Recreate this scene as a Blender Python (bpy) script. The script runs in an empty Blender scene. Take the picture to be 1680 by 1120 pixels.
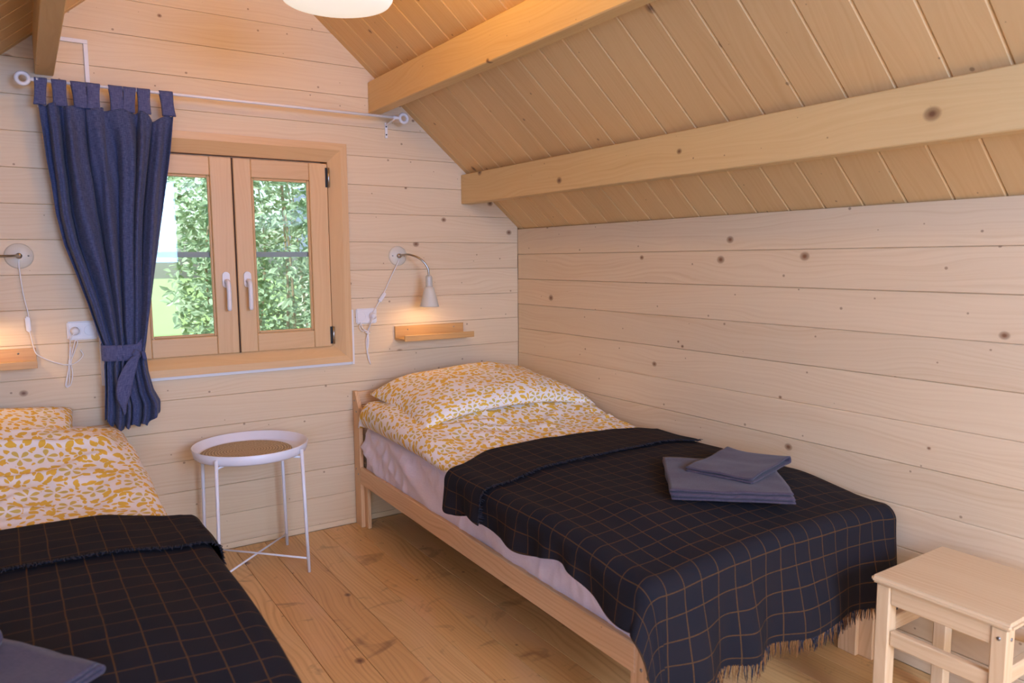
import bpy, bmesh, math, random
from mathutils import Vector, Matrix, noise, Euler
random.seed(7)
S = bpy.context.scene
COL = S.collection
PI = math.pi

# ---------------------------------------------------------------- camera
cam_d = bpy.data.cameras.new('camera'); cam = bpy.data.objects.new('camera', cam_d); COL.objects.link(cam)
S.camera = cam
F, YAW, PITCH, ROLL = 1223.88, 0.5792, 0.1095, -0.0072
CAM = Vector((-2.2304, -3.3477, 1.2628))
fw = Vector((math.sin(YAW)*math.cos(PITCH), math.cos(YAW)*math.cos(PITCH), -math.sin(PITCH)))
rt0 = Vector((math.cos(YAW), -math.sin(YAW), 0)); up0 = rt0.cross(fw)
rt = math.cos(ROLL)*rt0 + math.sin(ROLL)*up0; up = -math.sin(ROLL)*rt0 + math.cos(ROLL)*up0
M = Matrix((rt, up, -fw)).transposed().to_4x4(); M.translation = CAM
cam.matrix_world = M
cam_d.sensor_width = 36; cam_d.lens = F*36/1680; cam_d.clip_start = 0.02; cam_d.clip_end = 200
cam_d.dof.use_dof = True; cam_d.dof.focus_distance = 3.3; cam_d.dof.aperture_fstop = 4.5

# ---------------------------------------------------------------- world, sun, daylight, exposure
W = bpy.data.worlds.new('world'); S.world = W; W.use_nodes = True
wn = W.node_tree.nodes; wl = W.node_tree.links
sky = wn.new('ShaderNodeTexSky'); sky.sky_type = 'NISHITA'; sky.sun_disc = False
sky.sun_elevation = math.radians(42); sky.sun_rotation = math.radians(200); sky.dust_density = 3.0; sky.air_density = 1.0
wn['Background'].inputs['Strength'].default_value = 0.55
wl.new(sky.outputs[0], wn['Background'].inputs['Color'])

def lamp(name, kind, loc, energy, color, target=None, **kw):
    d = bpy.data.lights.new(name, kind); d.energy = energy; d.color = color
    for k, v in kw.items(): setattr(d, k, v)
    o = bpy.data.objects.new(name, d); COL.objects.link(o); o.location = loc
    if target is not None:
        o.rotation_euler = (Vector(target)-Vector(loc)).to_track_quat('-Z', 'Y').to_euler()
    return o
lamp('sun', 'SUN', (0, 0, 8), 7.5, (1, .95, .86), target=(1.2, 1.2, 6.4), angle=.01)
# daylight entering through the glazed door behind the camera
lamp('door_sky_light', 'AREA', (-1.46, -4.88, 1.66), 56, (.51, .88, 1.84), target=(-1.46, 0, 1.66), shape='RECTANGLE', size=1.14, size_y=.80)
lamp('door_lawn_light', 'AREA', (-1.46, -4.88, .66), 9, (.74, .96, .86), target=(-1.46, 0, .66), shape='RECTANGLE', size=1.14, size_y=1.18)
lamp('side_fill_light', 'AREA', (-2.86, -3.6, 1.10), 27, (.52, .86, 1.72), target=(-.2, -2.6, 1.10), shape='RECTANGLE', size=1.2, size_y=.6)  # added fill to brighten the mattress side; the left wall has no window
S.view_settings.view_transform = 'Standard'; S.view_settings.look = 'None'
S.view_settings.exposure = -0.11; S.view_settings.gamma = 1.0; S.view_settings.use_curve_mapping = False

# ---------------------------------------------------------------- material helpers
def srgb(r, g, b):
    f = lambda c: (c/255/12.92) if c/255 <= .04045 else ((c/255+.055)/1.055)**2.4
    return (f(r), f(g), f(b), 1)
class NT:
    def __init__(s, name):
        s.m = bpy.data.materials.new(name); s.m.use_nodes = True
        s.n = s.m.node_tree.nodes; s.l = s.m.node_tree.links; s.p = s.n['Principled BSDF']
    def new(s, t, **kw):
        n = s.n.new(t)
        for k, v in kw.items(): setattr(n, k, v)
        return n
    def put(s, sock, v):
        if isinstance(v, bpy.types.NodeSocket): s.l.new(v, sock)
        elif v is not None: sock.default_value = v
    def math(s, op, a, b=None, c=None, clamp=False):
        n = s.new('ShaderNodeMath', operation=op, use_clamp=clamp)
        for i, v in enumerate((a, b, c)):
            if v is not None: s.put(n.inputs[i], v)
        return n.outputs[0]
    def vmath(s, op, a, b=None):
        n = s.new('ShaderNodeVectorMath', operation=op); s.put(n.inputs[0], a)
        if b is not None: s.put(n.inputs[1], b)
        return n.outputs[0]
    def mix(s, f, a, b, blend='MIX'):
        n = s.new('ShaderNodeMix', data_type='RGBA', blend_type=blend); s.put(n.inputs[0], f); s.put(n.inputs[6], a); s.put(n.inputs[7], b)
        return n.outputs[2]
    def noise(s, vec, scale, detail=2, rough=.5, dist=0, dim='3D'):
        n = s.new('ShaderNodeTexNoise', noise_dimensions=dim); s.put(n.inputs['Vector'], vec)
        n.inputs['Scale'].default_value = scale; n.inputs['Detail'].default_value = detail
        n.inputs['Roughness'].default_value = rough; n.inputs['Distortion'].default_value = dist
        return n.outputs['Fac']
    def ramp(s, v, a, b, lo=0., hi=1.):
        n = s.new('ShaderNodeMapRange'); s.put(n.inputs[0], v); n.inputs[1].default_value = a; n.inputs[2].default_value = b
        n.inputs[3].default_value = lo; n.inputs[4].default_value = hi; n.clamp = True
        return n.outputs[0]
    def sep(s, v):
        n = s.new('ShaderNodeSeparateXYZ'); s.put(n.inputs[0], v); return n.outputs
    def comb(s, x, y, z=0.):
        n = s.new('ShaderNodeCombineXYZ'); s.put(n.inputs[0], x); s.put(n.inputs[1], y); s.put(n.inputs[2], z); return n.outputs[0]
    def bump(s, h, strength=.3, dist=.002):
        n = s.new('ShaderNodeBump'); n.inputs['Strength'].default_value = strength; n.inputs['Distance'].default_value = dist
        s.put(n.inputs['Height'], h); s.l.new(n.outputs[0], s.p.inputs['Normal'])
    def done(s, color=None, rough=.5, **kw):
        s.put(s.p.inputs['Base Color'], color); s.put(s.p.inputs['Roughness'], rough)
        for k, v in kw.items(): s.put(s.p.inputs[k], v)
        return s.m

def plain(name, c, rough=.5, **kw):
    t = NT(name); tc = t.new('ShaderNodeTexCoord')
    n = t.noise(tc.outputs['Object'], 30, 2)
    col = t.mix(t.math('MULTIPLY', n, .12), c, (c[0]*.7, c[1]*.7, c[2]*.7, 1))
    return t.done(col, rough, **kw)

def wood(name, c1, c2, ck, kscale=2.4, kmax=.045, kcut=.35, small=1.0, fig=.5, rough=.5, var=.12, patch=None, tint=None, **kw):
    """pine whose grain runs along the local X axis of the piece, with knots; each piece differs by Object Info random"""
    t = NT(name); tc = t.new('ShaderNodeTexCoord'); oi = t.new('ShaderNodeObjectInfo')
    off = t.comb(t.math('MULTIPLY', oi.outputs['Random'], 37.3), t.math('MULTIPLY', oi.outputs['Random'], 91.7), t.math('MULTIPLY', oi.outputs['Random'], 13.1))
    v = t.vmath('ADD', tc.outputs['Object'], off); X, Y, Z = t.sep(v)
    flat = t.comb(X, t.math('ADD', Y, t.math('MULTIPLY', Z, .6)))
    def knots(scale, kmax, kcut, el):
        vo = t.new('ShaderNodeTexVoronoi', voronoi_dimensions='2D', feature='F1')
        x_, y_, _z = t.sep(flat)
        t.put(vo.inputs['Vector'], t.comb(t.math('MULTIPLY', x_, el), y_)); vo.inputs['Scale'].default_value = scale
        r_ = t.sep(vo.outputs['Color'])[0]
        rad = t.math('MULTIPLY', t.math('MAXIMUM', t.math('SUBTRACT', r_, kcut), 0.0), kmax/(1-kcut))
        d = vo.outputs['Distance']
        m = t.math('DIVIDE', t.math('SUBTRACT', rad, d), t.math('ADD', t.math('MULTIPLY', rad, .35), .0008), clamp=True)
        hal = t.math('DIVIDE', rad, t.math('ADD', d, t.math('MULTIPLY', rad, .8)))
        return m, hal, rad, d
    m1, h1, r1, d1 = knots(kscale, kmax, kcut, .8)
    m2, h2, r2, d2 = knots(kscale*2.3, kmax*.75*small, .45, .9)
    wob = t.noise(t.comb(t.math('MULTIPLY', X, 1.3), t.math('MULTIPLY', Y, 5), t.math('MULTIPLY', Z, 5)), 1.0, 2)
    yy = t.math('ADD', t.math('ADD', Y, t.math('MULTIPLY', Z, .8)), t.math('ADD', t.math('MULTIPLY', wob, .16), t.math('MULTIPLY', h1, .012)))
    fine = t.noise(t.comb(t.math('MULTIPLY', X, 2.2), t.math('MULTIPLY', yy, 120.), t.math('MULTIPLY', Z, 30.)), 1.0, 4, .6)
    ring = t.math('SINE', t.math('MULTIPLY', yy, 2*PI/.017))
    ring = t.ramp(ring, .1, 1.0)
    broad = t.noise(t.comb(t.math('MULTIPLY', X, .9), t.math('MULTIPLY', yy, 14.), Z), 1.0, 2)
    g = t.math('ADD', t.math('MULTIPLY', ring, .45*fig), t.math('MULTIPLY', t.ramp(fine, .35, .75), .55))
    g = t.math('MULTIPLY', g, t.ramp(broad, .3, .7, .35, 1.1))
    g = t.math('ADD', g, t.math('MULTIPLY', t.math('POWER', h1, 2.0), .35), clamp=True)
    col = t.mix(g, c1, c2)
    if patch:
        pn = t.noise(t.comb(t.math('MULTIPLY', X, 2.0), t.math('MULTIPLY', Y, 6.), 0.), 1.0, 1)
        col = t.mix(t.ramp(pn, .52, .68, 0, .55), col, patch)
        st = t.noise(t.comb(t.math('MULTIPLY', X, 9.), t.math('MULTIPLY', Y, 5.), 3.), 1.0, 3, .6, 1.2)
        col = t.mix(t.ramp(st, .60, .76, 0, .55), col, ck)
    core = t.ramp(t.math('DIVIDE', d1, t.math('ADD', r1, .0005)), .2, .55, 1, .6)
    col = t.mix(t.math('MULTIPLY', m1, core), col, ck)
    col = t.mix(t.math('MULTIPLY', m2, .65), col, ck)
    if tint: col = t.mix(t.math('MULTIPLY', t.math('POWER', t.math('FRACT', t.math('MULTIPLY', oi.outputs['Random'], 53.1)), 2.0), .6), col, tint, 'MULTIPLY')
    br = t.math('ADD', 1-var/2, t.math('MULTIPLY', t.math('FRACT', t.math('MULTIPLY', oi.outputs['Random'], 17.77)), var))
    col = t.mix(1.0, col, t.comb(br, br, br), 'MULTIPLY')
    t.bump(t.math('SUBTRACT', t.math('MULTIPLY', g, -.5), m1), .25, .0012)
    return t.done(col, rough, **kw)

LOG = wood('whitewashed_pine', srgb(226, 202, 166), srgb(209, 178, 138), srgb(128, 88, 60), kscale=3.5, kmax=.062, kcut=.30, fig=.45, rough=.55, var=.09)
CEILW = wood('ceiling_pine', srgb(221, 184, 128), srgb(203, 156, 98), srgb(128, 90, 58), kscale=3.2, kmax=.07, kcut=.38, fig=.3, rough=.5, var=.09)
BEAMW = wood('beam_pine', srgb(214, 184, 130), srgb(196, 158, 102), srgb(112, 76, 52), kscale=4, kmax=.085, kcut=.3, small=.5, fig=.3, rough=.5, var=.04)
FLOORW = wood('lacquered_floor_pine', srgb(226, 184, 122), srgb(188, 134, 76), srgb(110, 66, 38), kscale=2.6, kmax=.06, kcut=.45, fig=.8, rough=.33, var=.26, tint=(.92, .72, .48, 1), patch=srgb(222, 180, 134))
WINW = wood('lacquered_window_pine', srgb(219, 179, 127), srgb(203, 156, 104), srgb(150, 98, 60), kscale=1.2, kmax=.01, kcut=.8, small=.2, fig=.35, rough=.42, var=.09)
BEDW = wood('raw_bed_pine', srgb(228, 188, 142), srgb(196, 144, 96), srgb(112, 62, 38), kscale=2.6, kmax=.032, kcut=.45, small=.8, fig=.75, rough=.5, var=.05)
STOOLW = wood('raw_stool_pine', srgb(220, 192, 152), srgb(200, 162, 118), srgb(140, 88, 56), kscale=2.6, kmax=.04, kcut=.5, small=.5, fig=.6, rough=.5, var=.04)
OAKW = wood('golden_oak_veneer', srgb(202, 158, 100), srgb(174, 126, 70), srgb(150, 96, 50), kscale=.5, kmax=.001, kcut=.95, small=.1, fig=.5, rough=.45, var=.03)
DARK = plain('dark_gap', srgb(70, 50, 36), .9)
WHITE = plain('white_plastic', srgb(232, 228, 226), .35)
WHITEM = plain('white_painted_steel', srgb(236, 234, 238), .35)
CREAM = plain('cream_lamp_metal', srgb(214, 206, 188), .4)
CHROME = plain('brushed_nickel', srgb(176, 170, 160), .3, Metallic=1.0)
STEEL = plain('zinc_screw', srgb(150, 150, 152), .35, Metallic=.9)
BLACK = plain('black_hole', srgb(28, 26, 26), .6)
GREYBAR = plain('grey_glazing_bar', srgb(168, 160, 160), .5)

def glass_mat():
    t = NT('window_glass'); tr = t.new('ShaderNodeBsdfTransparent'); gl = t.new('ShaderNodeBsdfGlossy')
    gl.inputs['Roughness'].default_value = .02; tr.inputs[0].default_value = (.93, .97, .95, 1)
    fr = t.new('ShaderNodeFresnel'); fr.inputs[0].default_value = 1.45
    mx = t.new('ShaderNodeMixShader'); t.l.new(fr.outputs[0], mx.inputs[0]); t.l.new(tr.outputs[0], mx.inputs[1]); t.l.new(gl.outputs[0], mx.inputs[2])
    t.l.new(mx.outputs[0], t.n['Material Output'].inputs[0]); return t.m
GLASS = glass_mat()

def emit(name, c, s):
    t = NT(name); t.p.inputs['Emission Color'].default_value = c; t.p.inputs['Emission Strength'].default_value = s
    return t.done(c, .6)

def floral_mat():
    t = NT('yellow_leaf_print_cotton'); uv = t.new('ShaderNodeTexCoord').outputs['UV']
    base = srgb(238, 230, 224); yel = srgb(228, 182, 66); gre = srgb(212, 184, 92)
    col = base
    def leaves(off, scale, a, b, c, thr, col):
        v = t.vmath('ADD', uv, off)
        vo = t.new('ShaderNodeTexVoronoi', voronoi_dimensions='2D', feature='F1'); t.put(vo.inputs['Vector'], v)
        vo.inputs['Scale'].default_value = scale; vo.inputs['Randomness'].default_value = .8
        # offset from the cell centre, turned by a random angle
        d = t.vmath('SUBTRACT', t.vmath('MULTIPLY', v, (scale, scale, scale)), t.vmath('MULTIPLY', vo.outputs['Position'], (scale, scale, scale)))
        dx, dy, _ = t.sep(d); r = t.sep(vo.outputs['Color'])
        an = t.math('MULTIPLY', r[0], 2*PI); cs = t.math('COSINE', an); sn = t.math('SINE', an)
        px = t.math('ADD', t.math('MULTIPLY', dx, cs), t.math('MULTIPLY', dy, sn))
        py = t.math('SUBTRACT', t.math('MULTIPLY', dy, cs), t.math('MULTIPLY', dx, sn))
        # leaf outline: width shrinks to points at both ends
        sz = t.math('ADD', .75, t.math('MULTIPLY', r[1], .5))
        q = t.math('DIVIDE', px, t.math('MULTIPLY', sz, a))
        w = t.math('MULTIPLY', t.math('SUBTRACT', 1.0, t.math('MULTIPLY', q, q)), t.math('MULTIPLY', sz, b))
        m = t.math('MULTIPLY', t.math('SUBTRACT', w, t.math('ABSOLUTE', py)), 40.0, clamp=True)
        m = t.math('MULTIPLY', m, t.math('GREATER_THAN', r[2], thr))
        return t.mix(m, col, c)
    col = leaves((0, 0, 0), 27, .48, .27, yel, .04, col)
    col = leaves((3.3, 7.1, 0), 38, .44, .23, yel, .18, col)
    # five-petalled sprigs on a clear patch
    v = t.vmath('ADD', uv, (5.7, 2.2, 0)); sc = 9.5
    vo = t.new('ShaderNodeTexVoronoi', voronoi_dimensions='2D', feature='F1'); t.put(vo.inputs['Vector'], v); vo.inputs['Scale'].default_value = sc; vo.inputs['Randomness'].default_value = .7
    d = t.vmath('SUBTRACT', v, vo.outputs['Position']); dx, dy, _ = t.sep(d); r = t.sep(vo.outputs['Color'])
    an = t.math('ADD', t.math('ARCTAN2', dy, dx), t.math('MULTIPLY', r[0], 6.28))
    rr = t.math('MULTIPLY', vo.outputs['Distance'], 1.0/sc) if False else t.math('SQRT', t.math('ADD', t.math('MULTIPLY', dx, dx), t.math('MULTIPLY', dy, dy)))
    on = t.math('GREATER_THAN', r[1], .3)
    clear = t.math('MULTIPLY', t.math('LESS_THAN', rr, .037), on)
    col = t.mix(clear, col, base)
    pet = t.math('ABSOLUTE', t.math('COSINE', t.math('MULTIPLY', an, 2.5)))
    q = t.math('DIVIDE', t.math('SUBTRACT', rr, .0190), .0150)
    pm = t.math('SUBTRACT', t.math('SUBTRACT', 1.0, t.math('MULTIPLY', q, q)), t.math('MULTIPLY', t.math('SUBTRACT', 1.0, pet), 2.6))
    pm = t.math('MULTIPLY', t.math('MULTIPLY', pm, 6.0, clamp=True), on)
    col = t.mix(pm, col, gre)
    n = t.noise(uv, 900, 1); t.bump(n, .1, .0006)
    return t.done(col, .85)
FLORAL = floral_mat()

def check_mat():
    t = NT('dark_windowpane_check_wool'); uv = t.new('ShaderNodeTexCoord').outputs['UV']
    wv = t.new('ShaderNodeTexNoise'); t.put(wv.inputs['Vector'], uv); wv.inputs['Scale'].default_value = 9
    w2 = t.vmath('MULTIPLY', t.vmath('SUBTRACT', wv.outputs['Color'], (.5, .5, .5)), (.006, .006, 0))
    U, V, _ = t.sep(t.vmath('ADD', uv, w2))
    def line(a, p=.058, w=.0016):
        f = t.math('ABSOLUTE', t.math('SUBTRACT', t.math('FRACT', t.math('DIVIDE', a, p)), .5))
        return t.ramp(t.math('MULTIPLY', f, p), w*.55, w*1.2, 1, 0)
    m = t.math('MAXIMUM', line(U), line(V))
    br = t.noise(t.vmath('MULTIPLY', uv, (140, 600, 1)), 1.0, 2)
    m = t.math('MULTIPLY', m, t.ramp(br, .3, .6, .45, .9))
    wf = t.noise(t.vmath('MULTIPLY', uv, (700, 700, 1)), 1.0, 1)
    big = t.noise(uv, 6, 2)
    m = t.math('MULTIPLY', m, .5)
    col = t.mix(wf, srgb(13, 16, 24), srgb(26, 29, 39))
    col = t.mix(t.math('MULTIPLY', big, .5), col, srgb(46, 35, 30))
    col = t.mix(m, col, srgb(122, 82, 30))
    t.bump(wf, .25, .0008)
    return t.done(col, .9, **{'Sheen Weight': .0, 'Specular IOR Level': .2})
CHECK = check_mat()

def cloth_mat(name, a, b, sx=600, sy=600, rough=.9, sheen=.1, transl=0):
    t = NT(name); uv = t.new('ShaderNodeTexCoord').outputs['UV']
    n1 = t.noise(t.vmath('MULTIPLY', uv, (sx, sy*.12, 1)), 1.0, 2); n2 = t.noise(t.vmath('MULTIPLY', uv, (sx*.12, sy, 1)), 1.0, 2)
    f = t.ramp(t.math('MULTIPLY', t.math('ADD', n1, n2), .5), .35, .65)
    t.bump(f, .2, .0006)
    col = t.mix(f, a, b)
    m = t.done(col, rough, **{'Sheen Weight': sheen})
    if transl:
        tr = t.new('ShaderNodeBsdfTranslucent'); t.put(tr.inputs[0], col); mx = t.new('ShaderNodeMixShader'); mx.inputs[0].default_value = transl
        t.l.new(t.p.outputs[0], mx.inputs[1]); t.l.new(tr.outputs[0], mx.inputs[2]); t.l.new(mx.outputs[0], t.n['Material Output'].inputs[0])
    return m
DENIM = cloth_mat('blue_chambray', srgb(42, 54, 94), srgb(88, 98, 136), 420, 420, transl=.15)
DENIM2 = cloth_mat('blue_chambray_tabs', srgb(56, 62, 102), srgb(94, 98, 134), 420, 420)
SHEET = cloth_mat('pale_lilac_jersey_sheet', srgb(228, 214, 224), srgb(236, 224, 232), 500, 500, .8)
TOWEL = cloth_mat('slate_violet_towelling', srgb(60, 50, 62), srgb(78, 66, 78), 500, 500, .95, .12)
PIPE = cloth_mat('pale_hem', srgb(90, 84, 110), srgb(110, 104, 130), 500, 500, .95, .3)
THREAD_D = plain('dark_wool_thread', srgb(34, 34, 46), .9)
THREAD_B = plain('brown_wool_thread', srgb(128, 84, 42), .9)

def rattan_mat():
    t = NT('woven_seagrass'); o = t.new('ShaderNodeTexCoord').outputs['Object']; X, Y, _ = t.sep(o)
    r = t.math('SQRT', t.math('ADD', t.math('MULTIPLY', X, X), t.math('MULTIPLY', Y, Y))); a = t.math('ARCTAN2', Y, X)
    n = t.noise(t.comb(t.math('MULTIPLY', a, 22.), t.math('MULTIPLY', r, 160.), 0.), 1.0, 3)
    b = t.math('SINE', t.math('MULTIPLY', r, 2*PI/.0115))
    col = t.mix(t.ramp(n, .3, .7), srgb(158, 136, 104), srgb(224, 204, 166))
    col = t.mix(t.ramp(b, -1, -.2, .6, 0), col, srgb(112, 94, 66))
    t.bump(t.math('ADD', b, t.math('MULTIPLY', n, .6)), .5, .002)
    return t.done(col, .8)
RATTAN = rattan_mat()

# ---------------------------------------------------------------- object helpers
def finish(o, name, mat, parent):
    o.name = name
    for m in (mat if isinstance(mat, (list, tuple)) else [mat]): o.data.materials.append(m)
    if parent is not None: o.parent = parent
    return o
def link_bm(name, bm, mat, parent=None, mw=None, smooth=False):
    bm.normal_update()
    me = bpy.data.meshes.new(name); bm.to_mesh(me); bm.free()
    if smooth:
        for p in me.polygons: p.use_smooth = True
    o = bpy.data.objects.new(name, me); COL.objects.link(o); finish(o, name, mat, parent)
    if mw is not None: o.matrix_basis = mw
    return o
def thing(name, label=None, cat=None, loc=(0, 0, 0), rz=0, group=None, kind=None):
    o = bpy.data.objects.new(name, None); COL.objects.link(o); o.location = loc; o.rotation_euler = (0, 0, rz)
    o.empty_display_size = .1
    return tag(o, label, cat, group, kind)
def tag(o, label=None, cat=None, group=None, kind=None):
    if label: o['label'] = label
    if cat: o['category'] = cat
    if group: o['group'] = group
    if kind: o['kind'] = kind
    return o
def lab(o, s): o['label'] = s; return o

def prism(name, pts, t, mat, parent, mw, bev=.002, front=0.0):
    """polygon in the local XY plane, front face at local z=front, thickness t going to -z"""
    bm = bmesh.new()
    f = [bm.verts.new((x, y, front)) for x, y in pts]; b = [bm.verts.new((x, y, front-t)) for x, y in pts]
    bm.faces.new(f); bm.faces.new(b[::-1]); n = len(pts)
    for i in range(n): bm.faces.new((f[i], b[i], b[(i+1) % n], f[(i+1) % n]))
    bmesh.ops.recalc_face_normals(bm, faces=bm.faces)
    if bev:
        es = [e for e in bm.edges if e.verts[0] in f and e.verts[1] in f]
        bmesh.ops.bevel(bm, geom=es, offset=bev, segments=1, affect='EDGES', clamp_overlap=True)
    return link_bm(name, bm, mat, parent, mw)

AX = {'x': Vector((1, 0, 0)), 'y': Vector((0, 1, 0)), 'z': Vector((0, 0, 1))}
def bx(name, lo, hi, mat, parent=None, axis=None, bev=.002, seg=1, rot=None, smooth=False):
    """box between lo and hi in parent coordinates; the grain (local X) runs along axis"""
    lo, hi = Vector(lo), Vector(hi); d = hi-lo; dims = {'x': abs(d.x), 'y': abs(d.y), 'z': abs(d.z)}
    if axis is None: axis = max(dims, key=dims.get)
    rest = sorted([k for k in 'xyz' if k != axis], key=lambda k: -dims[k])
    X = AX[axis]; Y = AX[rest[0]]; Z = X.cross(Y)
    R = Matrix((X, Y, Z)).transposed().to_4x4()
    sx, sy, sz = dims[axis], dims[rest[0]], dims[rest[1]]
    bm = bmesh.new(); bmesh.ops.create_cube(bm, size=1)
    for v in bm.verts: v.co = Vector((v.co.x*sx, v.co.y*sy, v.co.z*sz))
    b = min(bev, min(sx, sy, sz)*.45)
    if b > 0: bmesh.ops.bevel(bm, geom=list(bm.edges), offset=b, segments=seg, affect='EDGES')
    mw = Matrix.Translation((lo+hi)/2) @ (rot if rot else Matrix()) @ R
    return link_bm(name, bm, mat, parent, mw, smooth)

def tube_bm(bm, pts, r, n=8, caps=True, mi=0):
    pts = [Vector(p) for p in pts]; rs = r if isinstance(r, (list, tuple)) else [r]*len(pts)
    T = []
    for i in range(len(pts)):
        a = pts[max(0, i-1)]; b = pts[min(len(pts)-1, i+1)]; T.append((b-a).normalized())
    u = T[0].orthogonal().normalized(); rings = []
    for i, p in enumerate(pts):
        u = (u - T[i]*u.dot(T[i])).normalized(); w = T[i].cross(u)
        rings.append([bm.verts.new(p + (u*math.cos(2*PI*k/n) + w*math.sin(2*PI*k/n))*rs[i]) for k in range(n)])
    for i in range(len(pts)-1):
        for k in range(n):
            f = bm.faces.new((rings[i][k], rings[i][(k+1) % n], rings[i+1][(k+1) % n], rings[i+1][k])); f.material_index = mi
    if caps: bm.faces.new(rings[0][::-1]).material_index = mi; bm.faces.new(rings[-1]).material_index = mi
def tube(name, pts, r, mat, parent=None, n=8, caps=True):
    bm = bmesh.new(); tube_bm(bm, pts, r, n, caps); return link_bm(name, bm, mat, parent, None, True)
def smooth_path(pts, k=6):
    """Catmull-Rom through the points"""
    P = [Vector(p) for p in pts]; P = [P[0]*2-P[1]] + P + [P[-1]*2-P[-2]]; out = []
    for i in range(1, len(P)-2):
        for j in range(k):
            t = j/k; a, b, c, d = P[i-1], P[i], P[i+1], P[i+2]
            out.append(.5*((2*b) + (c-a)*t + (2*a-5*b+4*c-d)*t*t + (3*b-a-3*c+d)*t**3))
    out.append(P[-2]); return out
def lathe(name, prof, mat, parent=None, mw=None, n=32, smooth=True):
    bm = bmesh.new(); rings = []
    for r, z in prof:
        if r < 1e-6: rings.append([bm.verts.new((0, 0, z))])
        else: rings.append([bm.verts.new((r*math.cos(2*PI*k/n), r*math.sin(2*PI*k/n), z)) for k in range(n)])
    for a, b in zip(rings, rings[1:]):
        for k in range(n):
            k2 = (k+1) % n
            q = [a[k % len(a)], a[k2 % len(a)], b[k2 % len(b)], b[k % len(b)]]
            q = [v for i, v in enumerate(q) if v not in q[:i]]
            if len(q) > 2: bm.faces.new(q)
    bmesh.ops.recalc_face_normals(bm, faces=bm.faces)
    o = link_bm(name, bm, mat, parent, mw, smooth)
    return o
def sheet(name, nu, nv, f, mat, parent=None, mw=None, thick=0, closed=False, uvf=None, offset=-1):
    """grid surface; f(i/nu, j/nv) -> (position, uv)"""
    me = bpy.data.meshes.new(name); V = []; UV = []; Fc = []
    for j in range(nv+1):
        for i in range(nu+1):
            p, uv = f(i/nu, j/nv); V.append(tuple(p)); UV.append(uv)
    for j in range(nv):
        for i in range(nu):
            a = j*(nu+1)+i; Fc.append((a, a+1, a+nu+2, a+nu+1))
    me.from_pydata(V, [], Fc); L = me.uv_layers.new(name='UVMap')
    for p in me.polygons:
        p.use_smooth = True
        for li in p.loop_indices: L.data[li].uv = UV[me.loops[li].vertex_index]
    o = bpy.data.objects.new(name, me); COL.objects.link(o); finish(o, name, mat, parent)
    if mw is not None: o.matrix_basis = mw
    if thick:
        m = o.modifiers.new('solid', 'SOLIDIFY'); m.thickness = thick; m.offset = offset
    return o
def ss(a, b, x):
    t = max(0, min(1, (x-a)/(b-a))); return t*t*(3-2*t)
def nz(x, y, z=0, s=1): return noise.noise(Vector((x*s, y*s, z*s)))

# ---------------------------------------------------------------- structure
WX = -2.926          # left wall
RX = WX/2            # ridge line
NY = -4.95           # wall behind the camera
KZ, SL = 1.432, .845 # eaves height, roof slope
RZ = KZ - RX*SL
H = .13219; ZG = .6888; ZR = .7617
def clip(poly, a, b, c):
    """keep a*x+b*y<=c"""
    out = []
    for i in range(len(poly)):
        p, q = poly[i], poly[(i+1) % len(poly)]
        dp, dq = a*p[0]+b*p[1]-c, a*q[0]+b*q[1]-c
        if dp <= 0: out.append(p)
        if (dp < 0 < dq) or (dq < 0 < dp):
            t = dp/(dp-dq); out.append((p[0]+(q[0]-p[0])*t, p[1]+(q[1]-p[1])*t))
    return out
def shell(name, polys, mat):
    bm = bmesh.new()
    for P in polys: bm.faces.new([bm.verts.new(p) for p in P])
    o = link_bm(name, bm, mat); o['kind'] = 'structure'; 
    m = o.modifiers.new('solid', 'SOLIDIFY'); m.thickness = .06; m.offset = 1 if name in () else 0
    return o

# --- floor
WINX0, WINX1, WINZ0, WINZ1 = -1.935, -.995, ZG+H, ZG+8*H
yb = .09   # back side of the gable planks
floor = shell('floor', [[(.1, .1, -.07), (.1, NY-.1, -.07), (WX-.1, NY-.1, -.07), (WX-.1, .1, -.07)]], DARK)
fw_ = .1345; x = -1.658 + fw_*13
i = 0
while x > WX:
    x0 = max(x-fw_, WX+.001); x1 = min(x, -.001)
    if x1 > x0+.01:
        cuts = [0, NY]
        cuts = sorted([0.0, NY] + [(-.9 - (i*1.37) % 2.9) if i % 3 == 1 else -3.9], reverse=True)
        for a, b in zip(cuts, cuts[1:]):
            w2 = (x1-x0)/2-.0006; l2 = (a-b)/2-.0006
            R = Matrix((Vector((0, 1, 0)), Vector((-1, 0, 0)), Vector((0, 0, 1)))).transposed().to_4x4()
            prism('floor_plank', [(-l2, -w2), (l2, -w2), (l2, w2), (-l2, w2)], .03, FLOORW, floor,
                  Matrix.Translation(((x0+x1)/2, (a+b)/2, 0)) @ R, .0012)
    x -= fw_; i += 1

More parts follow.
